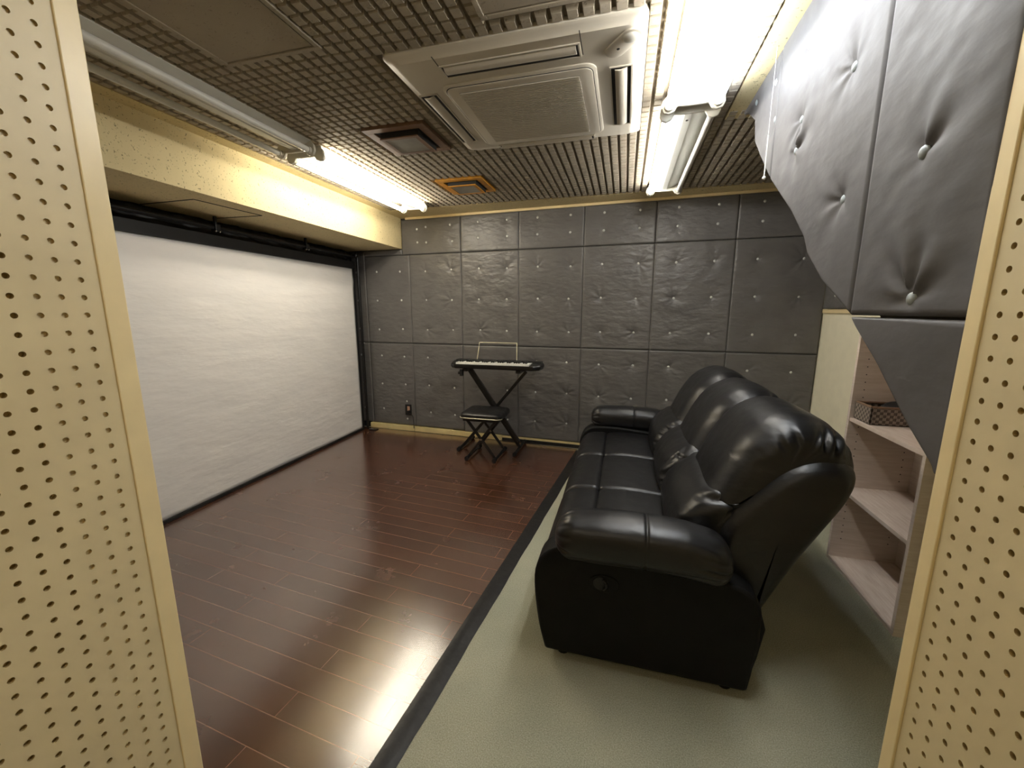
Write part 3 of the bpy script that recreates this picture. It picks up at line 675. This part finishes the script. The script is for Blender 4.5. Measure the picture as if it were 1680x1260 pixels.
def pillow(name, prof, y0, y1, r, mat, parent, nprof=72, ny=40, disp=None, crown=0.0, ends=None, rb=None, noise=.0012, seed=1, nsc=18, maxin=None, shear=None):
    """profile in x,z extruded along y with softly rounded ends"""
    C = catmull(prof, nprof); area = .5*np.sum(C[:, 0]*np.roll(C[:, 1], -1)-np.roll(C[:, 0], -1)*C[:, 1])
    if area < 0: C = C[::-1]
    T = np.roll(C, -1, 0)-np.roll(C, 1, 0); N = np.stack([T[:, 1], -T[:, 0]], 1); N /= np.linalg.norm(N, axis=1)[:, None]+1e-9
    for _ in range(3): N = (np.roll(N, 1, 0)+2*N+np.roll(N, -1, 0))/4
    rr = r if rb is None else rb
    e1 = np.concatenate([r*(1-np.cos(np.linspace(0, math.pi/2, 10))), np.linspace(r, (y1-y0)-r, ny)[1:-1], (y1-y0)-r+r*np.sin(np.linspace(0, math.pi/2, 10))])
    V = []
    cen = C.mean(0)
    for e in e1:
        d = min(e, (y1-y0)-e); k = max(0, 1-d/r); ins = rr*(1-math.sqrt(max(0, 1-k*k)))
        t = 2*e/(y1-y0)-1
        ring = C-N*ins+N*crown*(1-t*t)
        if ins > .0:
            q = (ring-cen)*(1-.25*ins/ max(rr, 1e-6)*.3)+cen; ring = q
        sh = shear(t) if shear else (0, 0)
        V.append(np.c_[ring[:, 0]+sh[0], np.full(len(C), y0+e), ring[:, 1]+sh[1]])
    V = np.array(V); m, n = V.shape[:2]
    # displacement along grid normals
    du = np.roll(V, -1, 1)-np.roll(V, 1, 1); dv = np.gradient(V, axis=0); NN = np.cross(dv, du); ln = np.linalg.norm(NN, axis=2, keepdims=True); NN = NN/(ln+1e-9)
    cc = V-V.reshape(-1, 3).mean(0)
    if (NN*cc).sum() < 0: NN = -NN
    D = noise*fbm(V.reshape(-1, 3), nsc, seed, 3).reshape(m, n)
    if disp: D = D+disp(V)
    w = np.ones(m); w[0] = w[-1] = 0
    V = V+NN*(D*w[:, None])[:, :, None]
    Vl = list(map(tuple, V.reshape(-1, 3))); F = []
    for i in range(m-1):
        for j in range(n):
            j2 = (j+1) % n; F.append((i*n+j, i*n+j2, (i+1)*n+j2, (i+1)*n+j))
    for row, flip in ((0, 1), (m-1, 0)):
        c = V[row].mean(0); Vl.append(tuple(c)); k = len(Vl)-1
        for j in range(n): F.append((row*n+j, row*n+(j+1) % n, k))
    b = MB(); b.V = Vl; b.F = F; b.I = [0]*len(F)
    o = b.build(name, mat, parent, smooth=False); o.data.polygons.foreach_set('use_smooth', [True]*len(o.data.polygons))
    return o
def gathers(pts, amp, length, width=.010):
    """puckers: list of (point, direction) -> groove displacement"""
    def f(V):
        D = 0
        for (p, d, a) in pts:
            p = np.array(p); d = np.array(d, float); d /= np.linalg.norm(d)
            q = V-p; s = q@d; perp = np.linalg.norm(q-s[..., None]*d, axis=-1)
            al = np.exp(-(np.clip(s, 0, None)/length)**1.3)*(1/(1+np.exp(-s/.006)))
            D = D-amp*a*np.exp(-(perp/width)**2)*al+amp*a*.5*np.exp(-((perp-1.9*width)/width)**2)*al
        return D
    return f
def comb(axis, pos, w, amp, win):
    def f(V):
        D = 0
        for (p, sl, a) in pos:
            q = V[..., axis]-p-sl*(V[..., 2 if axis == 0 else 0]-.85 if axis == 0 else V[..., 0]-.25)
            D = D-amp*a*np.exp(-(q/w)**2)+amp*a*.45*np.exp(-((q-1.9*w)/w)**2)
        return D*win(V)
    return f
ZLX, ZLZ = [.33, .37, .45, .50, .57, .64, .70, .75], [.60, .64, .71, .772, .822, .842, .835, .80]
def addf(*fs): return lambda V: sum(f(V) for f in fs)
def groove_y(y, a, w):  # seam running in x/z at constant y
    return lambda V: -a*np.exp(-((V[..., 1]-y)/w)**2)
def groove_x(x, a, w):
    return lambda V: -a*np.exp(-((V[..., 0]-x)/w)**2)
sofa = thing('recliner_sofa', 'black leather three-seat recliner sofa with plump arms and tall back', 'sofa', (0, 0, 0))
SY = [1.44, 1.945, 2.44, 2.935]
# side panels
side = [(-.235, .035), (-.262, .15), (-.278, .30), (-.270, .38), (-.235, .435), (-.17, .465), (.0, .47), (.30, .44), (.455, .385), (.475, .25), (.465, .12), (.455, .035)]
def slab(name, poly, y0, y1, mat, bev=.008):
    P = catmull(poly, 90); 
    b = MB().prism([tuple(p) for p in P], 1, y0, y1); o = b.build(name, mat, sofa, bevel=bev); return o
def side_poly(pts):
    b = MB(); return pts
for (a, c_) in ((1.325, 1.445), (2.93, 3.05)):
    pts = [(-.232, .035)]+[tuple(p) for p in catmull([(-.235, .035), (-.262, .15), (-.278, .30), (-.270, .38), (-.235, .435), (-.17, .465), (.0, .47), (.30, .44), (.455, .385), (.478, .25), (.468, .12), (.458, .035)], 60, closed=False)]
    o = MB().prism(pts[1:], 1, a, c_).build('side_panel', 'leather_side', sofa, bevel=.012, smooth=True)
# lever
lv = MB()
E = [(-.025+.052*math.cos(a), .352+.034*math.sin(a)) for a in [2*math.pi*i/28 for i in range(28)]]
lv.prism(E, 1, 1.3215, 1.327)
lo2 = lv.build('lever_plate', 'leather_side', sofa, bevel=.002)
cup = MB().prism([(-.036+.027*math.cos(a), .353+.025*math.sin(a)) for a in [2*math.pi*i/24 for i in range(24)]], 1, 1.319, 1.3235).build('lever_cup', 'black', lo2)
MB().path([(-.03, 1.315, .372), (-.018, 1.312, .362), (-.016, 1.312, .346), (-.026, 1.315, .334)], .005).build('lever', 'black_metal', lo2, smooth=True)
# chassis under the seats, rear panel
MB().box((-.20, 1.445, .05), (.44, 2.93, .33)).build('chassis', 'leather_side', sofa)
for x in (-.17, .40):
    for y in (1.38, 3.0): MB().tube((x, y, 0), (x, y, .05), .022, 12).build('leg', 'black', sofa)
for k in range(3):
    y0, y1 = SY[k]+.002, SY[k+1]-.002; ym = (y0+y1)/2
    # footrest: rolls over the front edge down to the base
    foot = [(-.085, .425), (-.15, .432), (-.21, .420), (-.250, .385), (-.268, .33), (-.268, .22), (-.255, .10), (-.235, .06), (-.19, .07), (-.19, .25), (-.15, .33), (-.085, .35)]
    pillow('footrest', foot, y0, y1, .022, 'leather', sofa, disp=addf(lambda V: -.004*np.exp(-((V[..., 2]-.30)/.006)**2)*(V[..., 0] < -.2)), crown=.003, seed=20+k)
    seat = [(-.078, .36), (-.084, .405), (-.066, .432), (.03, .442), (.15, .438), (.25, .425), (.28, .38), (.25, .34), (.0, .335)]
    pillow('seat_cushion', seat, y0, y1, .022, 'leather', sofa, crown=.005, seed=30+k, noise=.0015, nsc=9)
    # lumbar cushion
    lum = [(.235, .405), (.208, .46), (.212, .53), (.25, .60), (.315, .655), (.39, .665), (.44, .60), (.40, .48), (.34, .40)]
    gp = []
    rs = np.random.RandomState(50+k)
    for i in range(6):
        gp.append(((.235+.012*i, y0+.01+.004*i, .56+.018*i), (-.35-.1*rs.rand(), .8, -.45), .7+.6*rs.rand()))
        gp.append(((.235+.012*i, y1-.01-.004*i, .56+.018*i), (-.35-.1*rs.rand(), -.8, -.45), .7+.6*rs.rand()))
    pos = [(z_+.006*rs.randn(), .6*rs.randn(), .4+.9*rs.rand()) for z_ in (.50, .535, .565, .60, .63, .655)]
    def win(V, y0=y0, y1=y1):
        e = np.minimum(V[..., 1]-y0, y1-V[..., 1]); return np.exp(-((e-.03)/.03)**2)
    pillow('lumbar_cushion', lum, y0, y1, .06, 'leather', sofa, crown=.012, rb=.05, disp=comb(2, pos, .007, .0075, win), seed=40+k, noise=.0035, nsc=13, ny=80, nprof=150)
    # headrest cushion
    head = [(.325, .635), (.345, .70), (.385, .79), (.435, .872), (.495, .925), (.565, .952), (.64, .942), (.70, .900), (.742, .835), (.752, .775), (.725, .735), (.66, .72), (.55, .66), (.44, .58), (.36, .585)]
    gp = []
    for i in range(9):
        x = .50+.028*i; z = float(np.interp(x, [.5, .565, .64, .70, .742], [.775, .83, .85, .84, .80]))+.012
        L = rs.rand(); M_ = rs.rand()
        gp.append(((x, y0+.012, z), (-.15+.3*L, .45, .85), .5+.9*M_)); gp.append(((x, y1-.012, z), (-.15+.3*M_, -.45, .85), .5+.9*L))
    pos = [(x_+.006*rs.randn(), .35*rs.randn(), .5+.9*rs.rand()) for x_ in (.47, .52, .565, .60, .635, .668, .70)]
    def win(V, y0=y0, y1=y1):
        zl = np.interp(V[..., 0], ZLX, ZLZ); e = np.minimum(V[..., 1]-y0, y1-V[..., 1])
        return np.exp(-((V[..., 2]-zl-.048)/.036)**2)*np.exp(-((e-.035)/.045)**2)
    pillow('headrest_cushion', head, y0-(.0 if k == 0 else .004), y1+.004, .115, 'leather', sofa, crown=.008, rb=.070, disp=addf(comb(0, pos, .009, .021, win), lambda V: -.0022*np.exp(-((V[..., 0]*.55-V[..., 2]+.585)/.004)**2)*(V[..., 2] > .8)), seed=60+k, noise=.004, nsc=13, ny=90, nprof=190)
# back body with side wings and rear
wing = [(.33, .44), (.345, .56), (.40, .655), (.50, .772), (.57, .822), (.64, .842), (.70, .83), (.738, .785), (.722, .70), (.665, .58), (.60, .45), (.525, .28), (.50, .22), (.44, .24), (.38, .34)]
gp = [((.60+.03*i, 1.44, .80-.012*i), (-.3, 0, -1), .6+.3*(i % 2)) for i in range(4)]
pillow('backrest_body', wing, 1.412, 2.960, .085, 'leather', sofa, rb=.050, crown=0, seed=80, noise=.0015, nsc=8, disp=gathers(gp, .006, .06, .012), ny=60, nprof=120)
MB().prism([(.43, .03), (.462, .03), (.485, .15), (.50, .26), (.47, .36), (.42, .36)], 1, 1.35, 3.02).build('rear_panel', 'leather_side', sofa, bevel=.01, smooth=True)
# arms
def arm(ya, yb, flip):
    w = yb-ya
    m, n = 130, 130; V = []
    for i in range(m+1):
        t = i/m; x = -.205+t*.585
        # end rounding
        dl = min(x+.205, .38-x); k = max(0, 1-dl/.075); s = math.sqrt(max(0, 1-k**2.2)); s = max(s, .02)
        zc = .515-.010*t+.012*math.sin(t*math.pi)-.03*max(0, t-.75)*2; hz = (.083+.004*math.sin(t*3.1)-.012*max(0, t-.7))*s; hy = (w/2+.006*math.sin(t*3.1))*s
        for j in range(n):
            a = 2*math.pi*j/n; ca_, sa_ = math.cos(a), math.sin(a); pw = 2.5
            rr = (abs(ca_)**pw+abs(sa_)**pw)**(-1/pw)
            V.append((x, (ya+yb)/2+hy*rr*ca_, zc+hz*rr*sa_*(1 if sa_ > 0 else .92)))
    V = np.array(V).reshape(m+1, n, 3)
    du = np.roll(V, -1, 1)-np.roll(V, 1, 1); dv = np.gradient(V, axis=0); NN = np.cross(dv, du); NN /= np.linalg.norm(NN, axis=2, keepdims=True)+1e-9
    if (NN*(V-V.reshape(-1, 3).mean(0))).sum() < 0: NN = -NN
    gp = []
    rs = np.random.RandomState(int(ya*10))
    for i in range(9):
        a = math.pi*(i-.5)/8+.2
        gp.append(((-.20, (ya+yb)/2+w*.44*math.cos(a), .515+.07*math.sin(a)), (1, .25*rs.randn(), .2*rs.randn()), .5+.7*rs.rand()))
    for i in range(7):
        a = math.pi*i/6; gp.append(((.375, (ya+yb)/2+w*.44*math.cos(a), .50+.07*math.sin(a)), (-1, .3*rs.randn(), .2*rs.randn()), .5+.8*rs.rand()))
    TH = np.linspace(0, 2*math.pi, n, endpoint=False)[None, :]
    D = .0048*fbm(V.reshape(-1, 3), 13, int(ya*7), 3).reshape(V.shape[:2])
    D = D+.0042*(-np.abs(np.cos(6.5*TH+.7*np.sin(3*TH)))**8)*(.6+.4*np.sin(2.3*TH))*np.exp(-((V[..., 0]+.165)/.026)**2)*1.6
    D = D+.0050*(-np.abs(np.cos(5.5*TH+1+.8*np.sin(2*TH)))**6)*(.6+.4*np.cos(1.7*TH))*np.exp(-((V[..., 0]-.315)/.04)**2)*1.6
    X = V[..., 0]; D = D-.005*np.exp(-((X-.105)/.004)**2)
    D = D-.003*np.exp(-((V[..., 2]-.470)/.004)**2)
    D[0] = 0; D[-1] = 0
    V = V+NN*D[..., None]
    b = MB(); b.V = list(map(tuple, V.reshape(-1, 3))); F = []
    for i in range(m):
        for j in range(n): F.append((i*n+j, i*n+(j+1) % n, (i+1)*n+(j+1) % n, (i+1)*n+j))
    F.append(tuple(range(n))); F.append(tuple(m*n+j for j in range(n)))
    b.F = F; b.I = [0]*len(F)
    o = b.build('arm', 'leather', sofa); o.data.polygons.foreach_set('use_smooth', [True]*len(o.data.polygons)); return o
arm(1.255, 1.435, 0); arm(2.935, 3.115, 1)
